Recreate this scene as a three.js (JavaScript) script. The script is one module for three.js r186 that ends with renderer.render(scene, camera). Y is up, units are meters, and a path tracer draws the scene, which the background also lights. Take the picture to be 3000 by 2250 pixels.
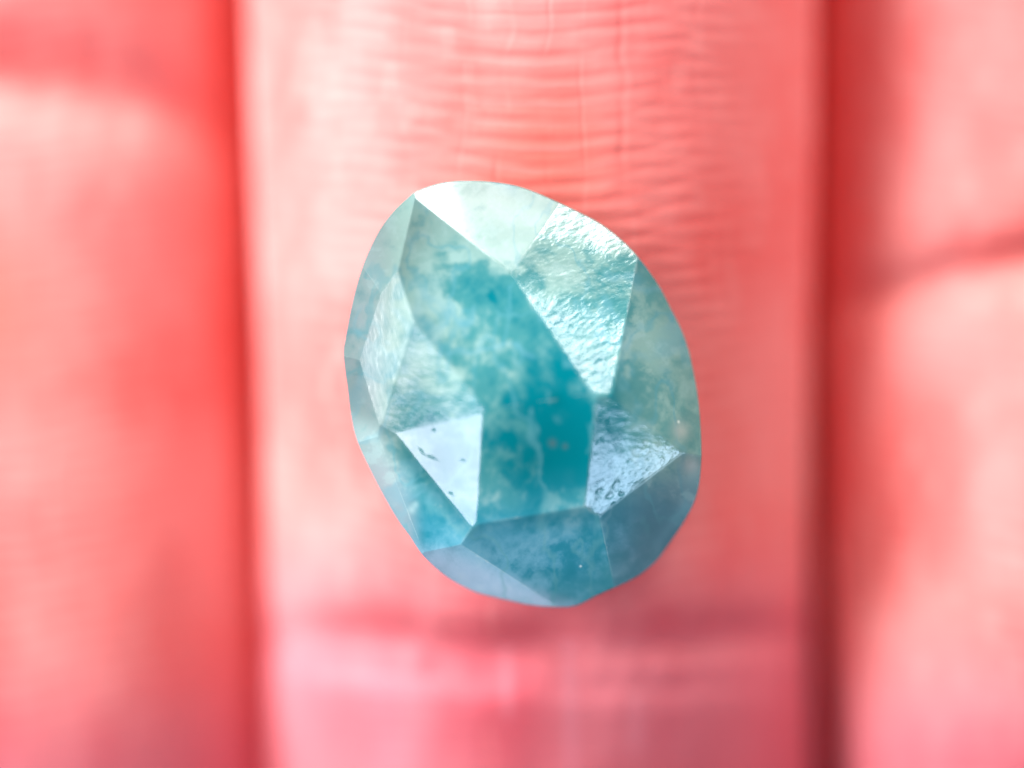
import * as THREE from 'three';
import { mergeGeometries } from 'three/addons/utils/BufferGeometryUtils.js';

// ------------------------------------------------------------------ camera, light, exposure
// One unit is a metre: the stone is about 10 x 12 mm and the picture 30 mm across.
const MM = 0.001;
const scene = new THREE.Scene();
const DIST = 0.1;                                            // lens to the plane y = 0
const camera = new THREE.PerspectiveCamera(2 * Math.atan(0.01125 / DIST) * 180 / Math.PI, 4 / 3, 0.005, 20);
camera.position.set(0, DIST, 0);
camera.up.set(0, 0, -1);
camera.lookAt(0, 0, 0);
camera.focus = DIST - 1.5 * MM;
camera.userData.fStop = 8;

const renderer = new THREE.WebGLRenderer({ antialias: true });
renderer.toneMapping = THREE.LinearToneMapping;
renderer.toneMappingExposure = 0.9;
renderer.shadowMap.enabled = true;

scene.background = new THREE.Color(0.006, 0.004, 0.004);        // the dim room

function areaLight(name, x, y, z, w, h, color, intensity) {   // a bright window or an added fill panel, turned to the hand
  const l = new THREE.RectAreaLight(color, intensity, w, h);
  l.name = name;
  l.position.set(x, y, z);
  l.lookAt(0, 0, 0);
  scene.add(l);
}
areaLight('window_light', -1.0, 0.53, -0.52, 1.6, 0.56, new THREE.Color(1.0, 0.985, 0.985), 44);
areaLight('window_light_001', -0.5, 1.0, 0.34, 0.28, 0.26, new THREE.Color(0.84, 0.85, 1.0), 15);
areaLight('window_light_002', 0.34, 0.75, -0.88, 0.34, 0.32, new THREE.Color(1.0, 0.99, 0.96), 27);
areaLight('window_light_003', 0.75, 1.0, 0.50, 0.32, 0.32, new THREE.Color(0.54, 0.74, 1.0), 16);
areaLight('window_light_004', 0.35, 0.50, -1.15, 1.6, 0.40, new THREE.Color(1.0, 0.98, 0.94), 15);  // unseen fill panel, added to brighten the top and right of the hand
areaLight('window_light_005', 0.10, 0.45, 1.10, 1.4, 0.5, new THREE.Color(0.76, 0.80, 1.0), 3.2);  // unseen bluish fill panel, added to lift the lower facets

// ------------------------------------------------------------------ helpers
function hash(i, j, s) {
  let h = Math.imul(i, 374761393) ^ Math.imul(j, 668265263) ^ Math.imul(s, 2147483647 ^ 0x5bd1e995);
  h = Math.imul(h ^ (h >>> 13), 1274126177);
  h ^= h >>> 16;
  h = Math.imul(h, 0x85ebca6b); h ^= h >>> 13;
  return (h >>> 0) / 4294967296;
}
function noise(x, y, s = 0) {
  const i = Math.floor(x), j = Math.floor(y), a = x - i, b = y - j;
  const u = a * a * a * (a * (a * 6 - 15) + 10), v = b * b * b * (b * (b * 6 - 15) + 10);
  const p = hash(i, j, s), q = hash(i + 1, j, s), r = hash(i, j + 1, s), t = hash(i + 1, j + 1, s);
  return p + (q - p) * u + (r - p) * v + (p - q - r + t) * u * v;
}
function fbm(x, y, s = 0, oct = 4, gain = 0.5) {
  let a = 1, sum = 0, tot = 0;
  for (let k = 0; k < oct; k++) { sum += a * noise(x, y, s + k * 17); tot += a; a *= gain; x = x * 2.03 + 7.1; y = y * 2.03 + 3.7; }
  return sum / tot;
}
const clamp = (x, a = 0, b = 1) => Math.min(b, Math.max(a, x));
const step = (a, b, x) => { const t = clamp((x - a) / (b - a)); return t * t * (3 - 2 * t); };
const bell = (x, c, w) => Math.exp(-(((x - c) / w) ** 2));
const mix3 = (a, b, t) => [a[0] + (b[0] - a[0]) * t, a[1] + (b[1] - a[1]) * t, a[2] + (b[2] - a[2]) * t];
const toSRGB = (c) => 255 * clamp(c <= 0.0031308 ? 12.92 * c : 1.055 * Math.pow(c, 1 / 2.4) - 0.055);
function curve(pts) {                                       // smooth monotone-ish curve through [x, y] points
  return (x) => {
    const n = pts.length;
    if (x <= pts[0][0]) return pts[0][1] + (x - pts[0][0]) * (pts[1][1] - pts[0][1]) / (pts[1][0] - pts[0][0]);
    if (x >= pts[n - 1][0]) return pts[n - 1][1] + (x - pts[n - 1][0]) * (pts[n - 1][1] - pts[n - 2][1]) / (pts[n - 1][0] - pts[n - 2][0]);
    let k = 0;
    while (x > pts[k + 1][0]) k++;
    const slope = (i) => i <= 0 ? (pts[1][1] - pts[0][1]) / (pts[1][0] - pts[0][0]) : i >= n - 1 ? (pts[n - 1][1] - pts[n - 2][1]) / (pts[n - 1][0] - pts[n - 2][0]) : (pts[i + 1][1] - pts[i - 1][1]) / (pts[i + 1][0] - pts[i - 1][0]);
    const h = pts[k + 1][0] - pts[k][0], t = (x - pts[k][0]) / h, t2 = t * t, t3 = t2 * t;
    return (2 * t3 - 3 * t2 + 1) * pts[k][1] + (t3 - 2 * t2 + t) * h * slope(k) + (3 * t2 - 2 * t3) * pts[k + 1][1] + (t3 - t2) * h * slope(k + 1);
  };
}
function bytesTexture(w, h, rgb, srgb, wrap = THREE.RepeatWrapping) {   // rgb(u, v) with u, v in 0..1
  const d = new Uint8Array(w * h * 4);
  for (let j = 0, o = 0; j < h; j++) for (let i = 0; i < w; i++, o += 4) {
    const c = rgb((i + 0.5) / w, (j + 0.5) / h);
    for (let k = 0; k < 3; k++) d[o + k] = srgb ? toSRGB(c[k]) : 255 * clamp(c[k]);
    d[o + 3] = 255;
  }
  const t = new THREE.DataTexture(d, w, h, THREE.RGBAFormat);
  t.magFilter = THREE.LinearFilter; t.minFilter = THREE.LinearFilter;
  t.wrapS = t.wrapT = wrap;
  if (srgb) t.colorSpace = THREE.SRGBColorSpace;
  t.needsUpdate = true;
  return t;
}
function floatTexture(w, h, f, wrap = THREE.RepeatWrapping) {           // one number per pixel, for relief
  const d = new Float32Array(w * h * 4);
  for (let j = 0, o = 0; j < h; j++) for (let i = 0; i < w; i++, o += 4) { d[o] = d[o + 1] = d[o + 2] = f((i + 0.5) / w, (j + 0.5) / h); d[o + 3] = 1; }
  const t = new THREE.DataTexture(d, w, h, THREE.RGBAFormat, THREE.FloatType);
  t.magFilter = THREE.LinearFilter; t.minFilter = THREE.LinearFilter;
  t.wrapS = t.wrapT = wrap;
  t.needsUpdate = true;
  return t;
}

// ------------------------------------------------------------------ skin
// Skin coordinates in mm: a across the finger (arc from the middle of its palm side), b along it, DIP crease of the middle finger at b = 7.5.
const SKIN = { a0: -14, a1: 14, b0: -22, b1: 18 };
const wob = (a, b, s) => (fbm(a * 0.5 + 11, b * 0.5 + 5, s, 3) - 0.5);
const lengthLines = [[-4.2, 0.10, 0.5], [-1.35, 0.10, 0.9], [0.28, 0.07, 0.5], [1.35, 0.07, 0.5], [2.5, 0.13, 1.0], [3.7, 0.09, 0.4], [5.2, 0.12, 0.7], [-2.6, 0.08, 0.5], [-6.3, 0.12, 0.5]];
function relief(a, b) {                                      // 0 .. 1, 0.5 the plain skin
  const ridges = step(8.5, 5, b) * (0.35 + 0.65 * bell(a, 0.2, 4.2));
  const bb = b + 0.065 * (a - 0.2) ** 2 / (1 + 0.03 * a * a) + 0.5 * wob(a * 0.6, b * 0.6, 3);
  const ph = bb / 0.6 + 0.45 * noise(bb * 0.7, 2.5, 8);
  const cell = Math.floor(ph), f = ph - cell;
  let h = 0.5 - 0.16 * ridges * Math.exp(-(((f - 0.5) / 0.2) ** 2)) * (0.35 + 0.9 * noise(a * 0.9 + cell * 3.1, cell, 21));
  const ph2 = (b - 0.05 * a * a * Math.sign(b - 9) * 0 + 0.35 * wob(a, b, 31)) / 0.47;
  h += 0.06 * Math.sin(ph2 * 6.283) * (0.5 + 0.5 * noise(a * 0.6, b * 0.6, 44));
  for (const [a0, w, k] of lengthLines) {
    const d = a - a0 - 0.03 * b * (a0 < 0 ? -1 : 0.2) - 1.1 * wob(b * 0.7, a0, 57);
    h -= 0.12 * k * bell(d, 0, w) * step(0.3, 0.8, noise(b * 0.7, a0 * 3, 61)) * 1.4;
    h += 0.07 * k * bell(d, w * 1.7, w) * noise(b * 1.1, a0 * 3, 65);
  }
  h += 0.10 * (fbm(a * 1.7, b * 1.7, 70, 3) - 0.5) + 0.25 * (fbm(a * 0.35, b * 0.25, 75, 2) - 0.5);
  return clamp(h);
}
function skinColor(a, b) {
  const mottle = fbm(a * 0.33 + 9, b * 0.22 + 4, 81, 4), fine = fbm(a * 1.6, b * 0.9, 85, 3);
  let c = mix3([0.80, 0.27, 0.25], [0.77, 0.165, 0.15], step(0.25, 0.78, mottle));
  c = mix3(c, [0.82, 0.33, 0.30], 0.35 * step(0.5, 0.8, fine));
  c = mix3(c, [0.60, 0.13, 0.09], 0.8 * bell(a, 0.3, 2.6) * bell(b, -6.3, 2.8) + 0.25 * bell(a, 4.5, 3) * bell(b, -2, 6));    // redder hollow of the finger
  c = mix3(c, [0.65, 0.15, 0.22], 0.6 * step(3, 9, b));                                                                          // cooler pink towards the fingertip: the bluish light there, put into the colour
  c = mix3(c, [0.58, 0.06, 0.09], 0.75 * bell(a, -0.9, 1.3) * bell(b, 9.8, 2.8));
  {                                                                                                                            // redder grooves across the finger, paler skin between
    const bb = b + 0.065 * (a - 0.2) ** 2 / (1 + 0.03 * a * a) + 0.5 * wob(a * 0.6, b * 0.6, 3), ph = bb / 0.6 + 0.45 * noise(bb * 0.7, 2.5, 8), f = ph - Math.floor(ph);
    const m = step(8.5, 5, b) * (0.3 + 0.7 * bell(a, 0.4, 4)) * (0.3 + 0.9 * noise(a * 0.8 + Math.floor(ph) * 2.7, Math.floor(ph), 23));
    c = mix3(c, [0.62, 0.07, 0.065], 0.26 * m * bell(f, 0.5, 0.17));
    c = mix3(c, [0.84, 0.34, 0.31], 0.28 * m * bell(f, 0.88, 0.15));
  }
  for (const [a0, w, k] of lengthLines) {                                                                                      // dry pale lines along the finger
    const d = a - a0 - 0.03 * b * (a0 < 0 ? -1 : 0.2) - 1.1 * wob(b * 0.7, a0, 57);
    c = mix3(c, [0.64, 0.08, 0.07], 0.13 * k * bell(d, 0, w) * step(0.3, 0.8, noise(b * 0.7, a0 * 3, 61)));
    c = mix3(c, [0.84, 0.42, 0.38], 0.2 * k * bell(d, w * 1.7, w * 0.8) * step(0.5, 0.85, noise(b * 1.1, a0 * 3, 65)));
  }
  for (const [a0, b0, b1, w] of [[0.9, 7.6, 12.5, 0.20], [2.9, 9.3, 11.2, 0.22], [-1.0, 7.8, 10, 0.16], [-4.6, 8.8, 13, 1.1]]) c = mix3(c, [0.82, 0.36, 0.43], 0.35 * bell(a - 0.08 * wob(b, a0, 99), a0, w) * step(b0 - 0.3, b0 + 0.5, b) * step(b1 + 0.4, b1 - 0.4, b));
  return c;
}
const ofSkin = (u, v) => [SKIN.a0 + u * (SKIN.a1 - SKIN.a0), SKIN.b0 + v * (SKIN.b1 - SKIN.b0)];
const skinMaterial = new THREE.MeshPhysicalMaterial({
  name: 'skin', roughness: 0.88, ior: 1.4, transmission: 0.5, thickness: 0, specularIntensity: 0.25, clearcoat: 0.7, clearcoatRoughness: 0.6, color: 0xffffff,
  map: bytesTexture(768, 1024, (u, v) => skinColor(...ofSkin(u, v)), true, THREE.MirroredRepeatWrapping),
  bumpMap: floatTexture(1400, 2000, (u, v) => relief(...ofSkin(u, v)), THREE.MirroredRepeatWrapping), bumpScale: 0.10 * MM,
});

// One finger, palm side up, along z. cx(z), top(z) height of its palm side, rx(z), ry(z) half sizes, tip z of its end, all in mm.
function finger({ cx, top, rx, ry, from, tip, creases, shift = 0, square = 2.08, fine = false }) {
  const nz = fine ? 420 : 240, na = 220, pos = [], uv = [], idx = [];
  const zs = [];
  for (let i = 0; i <= nz; i++) { const t = i / nz; zs.push(t < 0.86 ? from + (tip - 7 - from) * t / 0.86 : tip - 7 * Math.cos((t - 0.86) / 0.14 * Math.PI / 2)); }
  for (let i = 0; i <= nz; i++) {
    const z = zs[i], e = z > tip - 7 ? Math.sqrt(Math.max(0, 1 - ((z - tip + 7) / 7) ** 2)) : 1;
    const X = cx(z), W = rx(z) * e, H = ry(z) * (0.25 + 0.75 * e) * (e > 0.001 ? 1 : 0), T = top(z) - ry(z) * 0.75 * (1 - e);
    let arc = 0, px = 0, py = 0;
    const row = [];
    for (let j = 0; j <= na; j++) {
      const th = (j / na) * 2 * Math.PI - Math.PI, s = Math.sin(th), c = Math.cos(th), p = 2 / square;
      const x = Math.sign(s) * Math.pow(Math.abs(s), p) * W;
      let y = T - H + Math.sign(c) * Math.pow(Math.abs(c), p) * H;
      const up = Math.pow(Math.max(0, c), 0.8);
      for (const k of creases) {
        const d = z - k.z - k.slope * x - 0.5 * wob(x * 0.9, k.z, 120 + k.z * 0.1) * 1.2;
        y -= up * e * (k.deep * bell(d, 0, k.wide) * (0.55 + 0.9 * noise(x * 0.45 + k.z, 3.3, 131)) - k.puff * (bell(d, -k.wide * 2.6, k.wide * 1.9) + bell(d, k.wide * 2.6, k.wide * 1.9)));
      }
      y += up * e * 0.22 * (fbm(x * 0.3 + X, z * 0.22, 140, 3) - 0.5);
      if (j) arc += Math.hypot(x - px, y - py);
      px = x; py = y;
      row.push([X + x, y, z, arc]);
    }
    const mid = row[na / 2][3];
    for (const [x, y, Z, s] of row) { pos.push(x * MM, y * MM, Z * MM); uv.push((s - mid - SKIN.a0) / (SKIN.a1 - SKIN.a0), (Z + shift - SKIN.b0) / (SKIN.b1 - SKIN.b0)); }
  }
  const n1 = na + 1;
  for (let i = 0; i < nz; i++) for (let j = 0; j < na; j++) { const a = i * n1 + j; idx.push(a, a + n1, a + 1, a + 1, a + n1, a + n1 + 1); }
  const g = new THREE.BufferGeometry();
  g.setAttribute('position', new THREE.Float32BufferAttribute(pos, 3));
  g.setAttribute('uv', new THREE.Float32BufferAttribute(uv, 2));
  g.setIndex(idx);
  g.computeVertexNormals();
  return g;
}
const lin = (k, c) => (x) => c + k * x;
const handParts = [
  finger({   // middle finger, under the stone
    cx: curve([[-60, -0.6], [-11, 0.6], [0, 0.72], [7, 0.8], [12, 0.9], [34, 1.6]]),
    top: curve([[-70, 4], [-34, 2.5], [-20, 1.4], [-11, 0.85], [-6, 0.55], [0, -0.15], [4, -0.8], [7.5, -1.7], [11, -3.3], [18, -6.8], [28, -10], [36, -12]]),
    rx: curve([[-60, 9.6], [-11, 8.85], [0, 8.6], [7.5, 8.7], [14, 8.95], [24, 8.0], [34, 6.8]]), ry: curve([[-60, 8.6], [-11, 7.7], [7.5, 7.1], [20, 6.6], [34, 5]]),
    from: -62, tip: 34, fine: true,
    creases: [{ z: 7.85, slope: 0.0, deep: 0.7, wide: 0.75, puff: 0.06 }, { z: 8.9, slope: 0.04, deep: 0.2, wide: 0.4, puff: 0 }, { z: -17.5, slope: 0, deep: 0.9, wide: 0.7, puff: 0.1 }, { z: -20, slope: 0, deep: 0.6, wide: 0.6, puff: 0.05 }],
  }),
  finger({   // its neighbour at the picture's left
    cx: curve([[-60, -19.5], [-11, -17.1], [0, -16.85], [12, -16.4], [20, -16.3]]),
    top: curve([[-60, -1], [-20, -2.8], [-9.5, -4.2], [-4, -3.7], [3, -3.9], [8, -4.6], [11, -5.4], [15, -7.2]]),
    rx: curve([[-60, 9], [-11, 8.6], [2, 8.6], [10, 8.5], [17, 8.2]]), ry: curve([[-60, 8], [0, 7], [17, 6]]),
    from: -58, tip: 19.5, shift: -4, square: 2.75,
    creases: [{ z: -9.9, slope: 0.2, deep: 1.0, wide: 1.0, puff: 0.3 }, { z: -33, slope: 0, deep: 0.9, wide: 0.8, puff: 0.1 }],
  }),
  finger({   // its neighbour at the picture's right
    cx: curve([[-60, 19.5], [-11, 18.15], [0, 18.1], [12, 18.4], [22, 18.9]]),
    top: curve([[-60, -1], [-20, -3.0], [-10, -3.3], [-3.5, -3.4], [3, -2.3], [8, -2.3], [12, -3.2], [20, -9]]),
    rx: curve([[-60, 9], [-11, 8.35], [2, 8.2], [10, 8.1], [20, 7.2]]), ry: curve([[-60, 8], [0, 7], [20, 5]]),
    from: -58, tip: 22, shift: -3, square: 2.45,
    creases: [{ z: -4.3, slope: -0.22, deep: 0.7, wide: 0.7, puff: 0.2 }, { z: -27, slope: 0, deep: 0.9, wide: 0.8, puff: 0.1 }],
  }),
  finger({   // little finger, beyond the picture's right edge
    cx: curve([[-60, 36], [-11, 32.4], [6, 31.8]]), top: curve([[-60, -2], [-20, -5], [2, -8]]),
    rx: curve([[-60, 7.8], [4, 6.8]]), ry: curve([[-60, 7], [4, 5]]), from: -58, tip: 4, shift: 9, creases: [{ z: -17, slope: 0, deep: 0.7, wide: 0.7, puff: 0.1 }],
  }),
  finger({   // palm
    cx: lin(0.0, 8), top: curve([[-150, 2], [-100, 3], [-75, 0], [-50, -3]]), rx: curve([[-150, 30], [-100, 42], [-70, 43], [-50, 38]]), ry: curve([[-150, 13], [-50, 8]]),
    from: -150, tip: -46, creases: [{ z: -75, slope: 0.2, deep: 1, wide: 1, puff: 0.2 }],
  }),
  finger({   // thumb, beyond the picture's left edge
    cx: curve([[-130, -22], [-90, -44], [-50, -60]]), top: curve([[-130, 4], [-90, 5], [-45, 0]]), rx: curve([[-130, 14], [-90, 11], [-50, 10]]), ry: curve([[-130, 12], [-50, 7]]),
    from: -132, tip: -44, creases: [{ z: -75, slope: 0, deep: 0.8, wide: 0.8, puff: 0.1 }],
  }),
];
const hand = new THREE.Mesh(mergeGeometries(handParts), skinMaterial);
hand.name = 'hand';
hand.castShadow = hand.receiveShadow = true;
hand.userData = { label: 'pink open hand, palm up, its fingers side by side under the stone', category: 'hand' };
scene.add(hand);

// ------------------------------------------------------------------ the stone
// Worked out on the stone's own plan, 100 units to the millimetre: across s, along t. Each facet is a plane (slope across, slope along, depth, per 500 units);
// the crown is their lower envelope with slightly worn edges.
const S0 = 1530, T0 = 1160, R = 500, LIFT = 2.88;
const plan = [[1222, 575], [1300, 547], [1393, 540], [1477, 547], [1541, 562], [1636, 602], [1703, 634], [1754, 661], [1800, 695], [1842, 733], [1885, 784], [1927, 843], [1960, 906], [1990, 965], [2011, 1024], [2028, 1100], [2039, 1172], [2045, 1260], [2046, 1336], [2041, 1416], [2028, 1467], [1998, 1526], [1956, 1589], [1918, 1640], [1863, 1684], [1804, 1712], [1745, 1739], [1686, 1769], [1631, 1773], [1551, 1767], [1498, 1756], [1450, 1745], [1393, 1729], [1321, 1691], [1271, 1648], [1237, 1610], [1203, 1560], [1174, 1522], [1136, 1459], [1098, 1387], [1064, 1315], [1047, 1269], [1034, 1205], [1026, 1134], [1020, 1092], [1015, 1028], [1020, 995], [1034, 919], [1051, 847], [1076, 771], [1119, 682], [1161, 628], [1203, 590]];
const FACETS = [
  // plane, roughness, scratch relief (micrometres), direction of the scratches, label
  { p: [0.1977, -0.4314, -0.1783], rough: 0.16, bump: 2.0, turn: -0.75, bend: (s, t) => [0.15 * step(-190, 30, (s - 1443) * 0.955 - (t - 678) * 0.297), 0] },
  { p: [0.3009, -0.3619, -0.1230], rough: 0.13, bump: 9.0, turn: -0.30, bend: (s, t) => [-0.085 + 0.17 * bell(t - 0.25 * (s - 1650), 800, 80), 0], label: 'scratched pale facet with fine streaks' },
  { p: [0.7109, -0.2801, -0.3313], rough: 0.25, bump: 2.5, turn: 0.3 },
  { p: [0.3259, 0.2106, -0.1333], rough: 0.13, bump: 13.0, turn: 0, relief: 'pebbles', bend: (s, t) => [0, -0.12 * step(1400, 1230, t - 0.05 * (s - 1800))], label: 'scratched blue facet with small pits' },
  { p: [0.5406, 0.4979, -0.4244], rough: 0.22, bump: 1.0, turn: 0, bend: () => [-0.15, -0.2] },
  { p: [0.0807, 0.6012, -0.2921], rough: 0.22, bump: 1.0, turn: 0, bend: () => [0, -0.26] },
  { p: [-0.2208, 1.0492, -0.7805], rough: 0.25, bump: 1.0, turn: 0, bend: () => [0.05, -0.4] },
  { p: [0.0104, 0.1776, 0.0], rough: 0.12, bump: 0.5, turn: 0, bend: () => [0, -0.15] },
  { p: [-0.0356, -0.1358, 0.0132], rough: 0.12, bump: 0.5, turn: 0, bend: () => [0.02, 0.13] },
  { p: [-0.2202, 0.1650, -0.0504], rough: 0.08, bump: 8, turn: 0, relief: 'pits', label: 'smooth white triangular facet' },
  { p: [-0.2471, 0.0386, -0.0435], rough: 0.20, bump: 13, turn: 0.55, bend: (s, t) => [0, 0.04] },
  { p: [-0.4081, -0.0132, -0.1653], rough: 0.24, bump: 5.0, turn: 1.2, crisp: true },
  { p: [-0.3902, 0.3001, -0.2031], rough: 0.20, bump: 0.8, turn: 0, crisp: true },
  { p: [-0.8424, -0.3201, -0.6964], rough: 0.17, bump: 1.5, crisp: true, turn: 0.9 },
  { p: [-0.9982, -0.2104, -0.7580], rough: 0.17, bump: 1.5, crisp: true, turn: 0.9 },
  { p: [-1.1140, 0.2043, -0.7807], rough: 0.17, bump: 1.5, crisp: true, turn: 0.9 },
  { p: [-1.0106, 0.5382, -0.7721], rough: 0.17, bump: 1.5, crisp: true, turn: 0.9 },
];
const planeAt = (p, s, t) => p[0] * (s - S0) / R + p[1] * (t - T0) / R + p[2];
function crown(s, t) {                                        // height in mm
  const v = FACETS.map((f) => planeAt(f.p, s, t)), top = Math.max(...v), B = 1000;
  let sum = 0;
  for (const x of v) sum += Math.exp(B * (x - top));
  return -(top + Math.log(sum) / B) * 5 + 0.012 * (fbm(s / 130, t / 130, 201, 2) - 0.5) * 2 + LIFT;
}
function crownNormal(s, t, { p, bend, crisp }) {                             // bend: how a facet that is not quite flat leans there
  if (crisp) { const l = Math.hypot(p[0], 1, p[1]), w = 0.02 * (noise(s / 60, t / 60, 205) - 0.5); return [p[0] / l + w, 1 / l, p[1] / l - w]; }
  const e = 1.5, b = bend ? bend(s, t) : [0, 0], dx = (crown(s + e, t) - crown(s - e, t)) / (2 * e) * 100 - b[0], dz = (crown(s, t + e) - crown(s, t - e)) / (2 * e) * 100 - b[1], l = Math.hypot(dx, 1, dz);
  return [-dx / l, 1 / l, -dz / l];
}
const rim = [];                                               // the plan, rounded
{
  const c = new THREE.CatmullRomCurve3(plan.map(([s, t]) => new THREE.Vector3(s, t, 0)), true, 'centripetal');
  for (const p of c.getSpacedPoints(420).slice(0, 420)) rim.push([p.x, p.y]);
}
const at = (s, t, y) => [(s - 1500) / 100 * MM, y * MM, (t - 1125) / 100 * MM];
const stoneUV = (s, t) => [(s - 950) / 1200, (t - 500) / 1400];

// colour of the stone: cloudy teal, deepest in the middle, milky and greyer towards the rim
function stoneColor(u, v) {
  const s = 950 + u * 1200, t = 500 + v * 1400;
  const w1 = fbm(s / 170, t / 170, 301, 4) - 0.5, w2 = fbm(s / 170, t / 170, 311, 4) - 0.5;
  const cloud = fbm(s / 240 + 0.7 * w1, t / 170 + 0.7 * w2, 321, 5, 0.55), small = fbm(s / 38 + w1, t / 38 + w2, 331, 5, 0.62);
  const deep = Math.max(bell(s, 1590, 290) * bell(t, 1240, 300), 0.45 * bell(s, 1420, 200) * bell(t, 880, 150), 0.95 * bell(s, 1320, 150) * bell(t, 1340, 150), 0.75 * bell(s, 1480, 330) * bell(t, 1560, 150));
  const k = clamp(deep * 1.25 + 1.5 * (0.5 - cloud) + 0.75 * (0.5 - small) + 0.04);
  let c = mix3([0.185, 0.315, 0.288], [0.04, 0.185, 0.195], step(0, 0.5, k));
  c = mix3(c, [0.0, 0.125, 0.155], step(0.45, 1.0, k));
  c = mix3(c, [0.15, 0.27, 0.235], 0.6 * step(1760, 1960, s) * step(1500, 1250, t) * (0.5 + 0.5 * small));              // greenish grey side
  c = mix3(c, [0.03, 0.20, 0.29], 0.7 * step(1330, 1560, t) * (0.4 + 0.8 * small));                                    // bluer end
  c = mix3(c, [0.13, 0.31, 0.40], 0.6 * step(1480, 1620, t + 0.1 * (s - 1500)) * step(0.36, 0.66, 0.5 * small + 0.5 * cloud + 0.10 * step(1720, 1500, s)));   // milky blue veil at the end
  c = mix3(c, [0.20, 0.265, 0.285], 0.8 * step(1190, 1080, s - 0.12 * Math.max(0, t - 1200)) * (0.5 + 0.7 * small));   // grey left border
  c = mix3(c, [0.07, 0.16, 0.20], 0.6 * step(1780, 1900, s) * step(1350, 1450, t));                                     // slate corner
  c = mix3(c, [0.27, 0.38, 0.49], 0.8 * step(1670, 1745, t + 60 * w1 + 0.42 * (1500 - s)) * step(1800, 1650, s) * (0.6 + small * 0.5));
  c = mix3(c, [0.24, 0.27, 0.30], 0.6 * bell(t - 1.9 * (s - 1150), 1440, 160) * step(1260, 1180, s) * step(1290, 1400, t));
  const veil = Math.abs(fbm(s / 120 + 0.5 * w1, t / 210 + 0.5 * w2, 371, 4) - 0.5);
  c = mix3(c, [0.07, 0.235, 0.27], 0.5 * step(0.05, 0.0, veil));
  const vein = Math.abs(fbm(s / 190 + 3 + 0.6 * w2, t / 190 + 0.6 * w1, 341, 3) - 0.5);
  c = mix3(c, [0.11, 0.28, 0.34], 0.35 * step(0.07, 0.0, vein) * step(0.4, 0.6, noise(s / 140, t / 140, 345)));
  c = mix3(c, [0.26, 0.40, 0.39], 0.4 * step(0.5, 0.72, small) * step(0.42, 0.6, cloud) * (1 - deep));
  {                                                            // worn, paler facet edges with small chips
    let a = -9, b = -9, i = 0, j = 0;
    FACETS.forEach((f, n) => { const p = planeAt(f.p, s, t); if (p > a) { b = a; j = i; a = p; i = n; } else if (p > b) { b = p; j = n; } });
    const d = (a - b) * R / Math.hypot(FACETS[i].p[0] - FACETS[j].p[0], FACETS[i].p[1] - FACETS[j].p[1]), chip = noise(s / 14, t / 14, 361) * noise(s / 60, t / 60, 363);
    c = mix3(c, [0.34, 0.44, 0.44], 0.28 * step(1.2 + 10 * step(0.45, 0.75, chip), 0.6, d) * step(0.25, 0.6, noise(s / 50, t / 50, 367)));
  }
  const low = step(-10, 90, (t - 1275) - 1.117 * (s - 1157)) * step(1180, 1260, t), left = 0.88 - (0.38 - 0.30 * low) * step(1440, 1180, s + 0.15 * (1200 - t));  // left: stone colour darkened on that side to offset the strong key light
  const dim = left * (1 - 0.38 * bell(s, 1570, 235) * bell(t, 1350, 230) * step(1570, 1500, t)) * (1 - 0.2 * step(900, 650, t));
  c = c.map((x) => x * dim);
  for (const [x, y, r, col, m] of [[1612, 1295, 11, [0.05, 0.06, 0.06], 0.5], [1648, 1303, 8, [0.06, 0.06, 0.055], 0.4], [1622, 1170, 22, [0.0, 0.06, 0.07], 0.5], [1988, 1260, 26, [0.3, 0.33, 0.30], 0.7], [2018, 1355, 26, [0.32, 0.34, 0.32], 0.7], [1701, 1655, 3, [0.5, 0.6, 0.6], 0.8], [1982, 1236, 4, [0.5, 0.55, 0.5], 0.8], [1222, 1475, 10, [0.3, 0.42, 0.42], 0.3], [1211, 1490, 12, [0.3, 0.42, 0.42], 0.35]])
    c = mix3(c, col, m * bell(s + 14 * w1, x, r) * bell(t + 14 * w2, y, r));
  return c;
}
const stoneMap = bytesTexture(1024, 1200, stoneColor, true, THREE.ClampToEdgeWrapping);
const scratchMap = floatTexture(1024, 1024, (u, v) => {       // streaky polishing marks, along u
  const a = fbm(u * 42, v * 105, 401, 3, 0.55), b = fbm(u * 90 + 3 * a, v * 150, 411, 2);
  return clamp(0.6 * a + 0.4 * b);
});
const plan2uv = (f) => (u, v) => f(950 + u * 1200, 500 + v * 1400);
const spots = (s, t, list) => list.reduce((m, [x, y, a, b, turn]) => {   // little pits, oval
  const c = Math.cos(turn), n = Math.sin(turn), dx = s - x, dy = t - y;
  return m + Math.exp(-(((dx * c + dy * n) / a) ** 2) - (((dy * c - dx * n) / b) ** 2));
}, 0);
const pebbleMap = floatTexture(1100, 1280, plan2uv((s, t) => {   // pebbly grain with pits
  const x = (s * 0.9 + t * -0.43) / 1200, y = (t * 0.9 + s * 0.43) / 1200;
  const w = fbm(x * 20, y * 20, 501, 2) - 0.5, a = fbm(x * 50 + w, y * 85 + w, 511, 3, 0.6), pit = noise(x * 38, y * 60, 521);
  return clamp(a * 0.75 + 0.25 - 0.4 * step(0.8, 0.95, pit) - 0.9 * spots(s, t, [[1752, 1433, 13, 7, -0.7], [1800, 1416, 14, 7, -1], [1783, 1446, 13, 7, -0.7], [1815, 1440, 7, 5, 0]]));
}));
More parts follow.
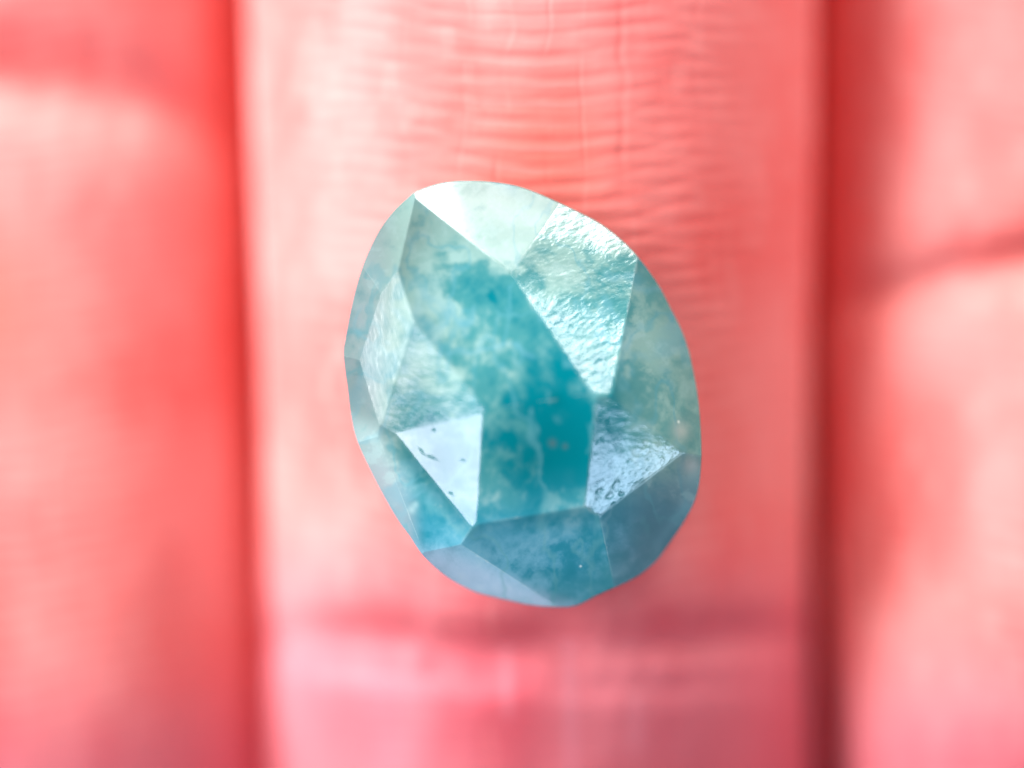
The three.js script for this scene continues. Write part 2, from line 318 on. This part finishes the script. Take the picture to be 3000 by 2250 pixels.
const pitMap = floatTexture(1100, 1280, plan2uv((s, t) => clamp(0.8 + 0.1 * (fbm(s / 22, t / 22, 531, 3) - 0.5) - 0.6 * spots(s, t, [[1240, 1317, 14, 5, 0.9], [1268, 1336, 20, 5, 0.4], [1360, 1344, 11, 7, 0.2], [1276, 1257, 7, 7, 0], [1325, 1440, 8, 4, 0.6]]))));
const throughMap = bytesTexture(256, 256, (u, v) => {          // clearer at the rim than in the cloudy middle
  const s = 950 + u * 1200, t = 500 + v * 1400, r = Math.hypot((s - 1530) / 515, (t - 1160) / 615);
  const k = 0.2 + 0.6 * step(0.75, 1.0, r) * (0.4 + 0.8 * fbm(s / 120, t / 120, 421, 3));
  return [k, k, k];
}, false, THREE.ClampToEdgeWrapping);
function stoneMaterial(name, rough, bump, turn, relief = scratchMap) {
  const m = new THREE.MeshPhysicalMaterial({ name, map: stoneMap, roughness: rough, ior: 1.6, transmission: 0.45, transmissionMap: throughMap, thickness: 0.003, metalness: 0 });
  if (bump) {
    const t = relief.clone();
    t.center.set(0.5, 0.5); t.rotation = turn;
    m.bumpMap = t; m.bumpScale = bump * 1e-6;
  }
  return m;
}
const stone = new THREE.Group();
stone.name = 'gemstone';
stone.userData = { label: 'teal faceted gemstone lying on the middle finger', category: 'gemstone' };
scene.add(stone);
function addPart(name, pos, nor, uv, idx, material, label) {
  const g = new THREE.BufferGeometry();
  g.setAttribute('position', new THREE.Float32BufferAttribute(pos, 3));
  if (nor) g.setAttribute('normal', new THREE.Float32BufferAttribute(nor, 3));
  g.setAttribute('uv', new THREE.Float32BufferAttribute(uv, 2));
  g.setIndex(idx);
  if (!nor) g.computeVertexNormals();
  const m = new THREE.Mesh(g, material);
  m.name = name;
  m.castShadow = m.receiveShadow = true;
  if (label) m.userData.label = label;
  stone.add(m);
  return m;
}
let count = 0;
FACETS.forEach((f, i) => {
  let poly = rim.map((p) => [...p]);
  FACETS.forEach((o, j) => {                                   // keep the side where this plane is the lowest
    if (j === i || !poly.length) return;
    const d = (p) => planeAt(f.p, ...p) - planeAt(o.p, ...p), next = [];
    for (let k = 0; k < poly.length; k++) {
      const a = poly[k], b = poly[(k + 1) % poly.length], da = d(a), db = d(b);
      if (da >= 0) next.push(a);
      if ((da >= 0) !== (db >= 0)) { const t = da / (da - db); next.push([a[0] + (b[0] - a[0]) * t, a[1] + (b[1] - a[1]) * t]); }
    }
    poly = next;
  });
  const line = [];
  for (let k = 0; k < poly.length; k++) {                      // even steps along the border
    const a = poly[k], b = poly[(k + 1) % poly.length], n = Math.max(1, Math.ceil(Math.hypot(b[0] - a[0], b[1] - a[1]) / 12));
    for (let q = 0; q < n; q++) line.push([a[0] + (b[0] - a[0]) * q / n, a[1] + (b[1] - a[1]) * q / n]);
  }
  const c = line.reduce((m, p) => [m[0] + p[0] / line.length, m[1] + p[1] / line.length], [0, 0]);
  const rings = [1, 0.99, 0.978, 0.964, 0.945, 0.92, 0.88, 0.82, 0.74, 0.64, 0.54, 0.44, 0.34, 0.24, 0.14, 0.05], pos = [], nor = [], uv = [], idx = [], n = line.length;
  for (const r of rings) for (const p of line) {
    const s = c[0] + (p[0] - c[0]) * r, t = c[1] + (p[1] - c[1]) * r;
    pos.push(...at(s, t, crown(s, t))); nor.push(...crownNormal(s, t, f)); uv.push(...stoneUV(s, t));
  }
  pos.push(...at(c[0], c[1], crown(...c))); nor.push(...crownNormal(...c, f)); uv.push(...stoneUV(...c));
  // (s, t) runs to the right and towards the viewer: wind so that faces look up
  const area = line.reduce((m, p, k) => { const q = line[(k + 1) % n]; return m + p[0] * q[1] - q[0] * p[1]; }, 0), flip = area > 0;
  const tri = (a, b, d) => flip ? idx.push(a, d, b) : idx.push(a, b, d);
  for (let r = 0; r < rings.length - 1; r++) for (let k = 0; k < n; k++) { const a = r * n + k, b = r * n + (k + 1) % n; tri(a, b, a + n); tri(b, b + n, a + n); }
  for (let k = 0; k < n; k++) tri((rings.length - 1) * n + k, (rings.length - 1) * n + (k + 1) % n, rings.length * n);
  addPart(count ? 'facet_' + String(count).padStart(3, '0') : 'facet', pos, nor, uv, idx, stoneMaterial('stone', f.rough, f.bump, f.turn, f.relief === 'pebbles' ? pebbleMap : f.relief === 'pits' ? pitMap : scratchMap), f.label);
  count++;
});
// the girdle round the stone and its rounded, flattened back
const mid = [1530, 1160];
const baseAt = (t) => -3.3 + LIFT - 0.14 * (t - 1160) / 100;
function band(name, rows, close) {
  const pos = [], uv = [], idx = [], n = rim.length;
  for (const row of rows) for (const p of rim) {
    const [s, t, y] = row(p);
    pos.push(...at(s, t, y)); uv.push(...stoneUV(s, t));
  }
  for (let r = 0; r < rows.length - 1; r++) for (let k = 0; k < n; k++) { const a = r * n + k, b = r * n + (k + 1) % n; idx.push(a, b, a + n, b, b + n, a + n); }
  if (close) { pos.push(...at(...mid, baseAt(mid[1]))); uv.push(...stoneUV(...mid)); const o = (rows.length - 1) * n; for (let k = 0; k < n; k++) idx.push(o + k, o + (k + 1) % n, rows.length * n); }
  addPart(name, pos, null, uv, idx, stoneMaterial('stone', 0.3, 0, 0));
}
const out = (p, r, y) => [mid[0] + (p[0] - mid[0]) * r, mid[1] + (p[1] - mid[1]) * r, y];
const low = (p) => Math.min(crown(...p) - 0.22, baseAt(p[1]) + 0.9);
band('girdle', [(p) => [...p, crown(...p)], (p) => out(p, 1.004, crown(...p) - 0.03), (p) => out(p, 1.006, crown(...p) - 0.09), (p) => out(p, 1.0, low(p))], false);
band('back', [(p) => out(p, 1.0, low(p)), (p) => out(p, 0.96, Math.min(low(p) - 0.02, baseAt(p[1]) + 0.45)), (p) => out(p, 0.88, baseAt(p[1]) + 0.16), (p) => out(p, 0.78, baseAt(p[1]) + 0.03), (p) => out(p, 0.6, baseAt(p[1]))], true);

renderer.render(scene, camera);
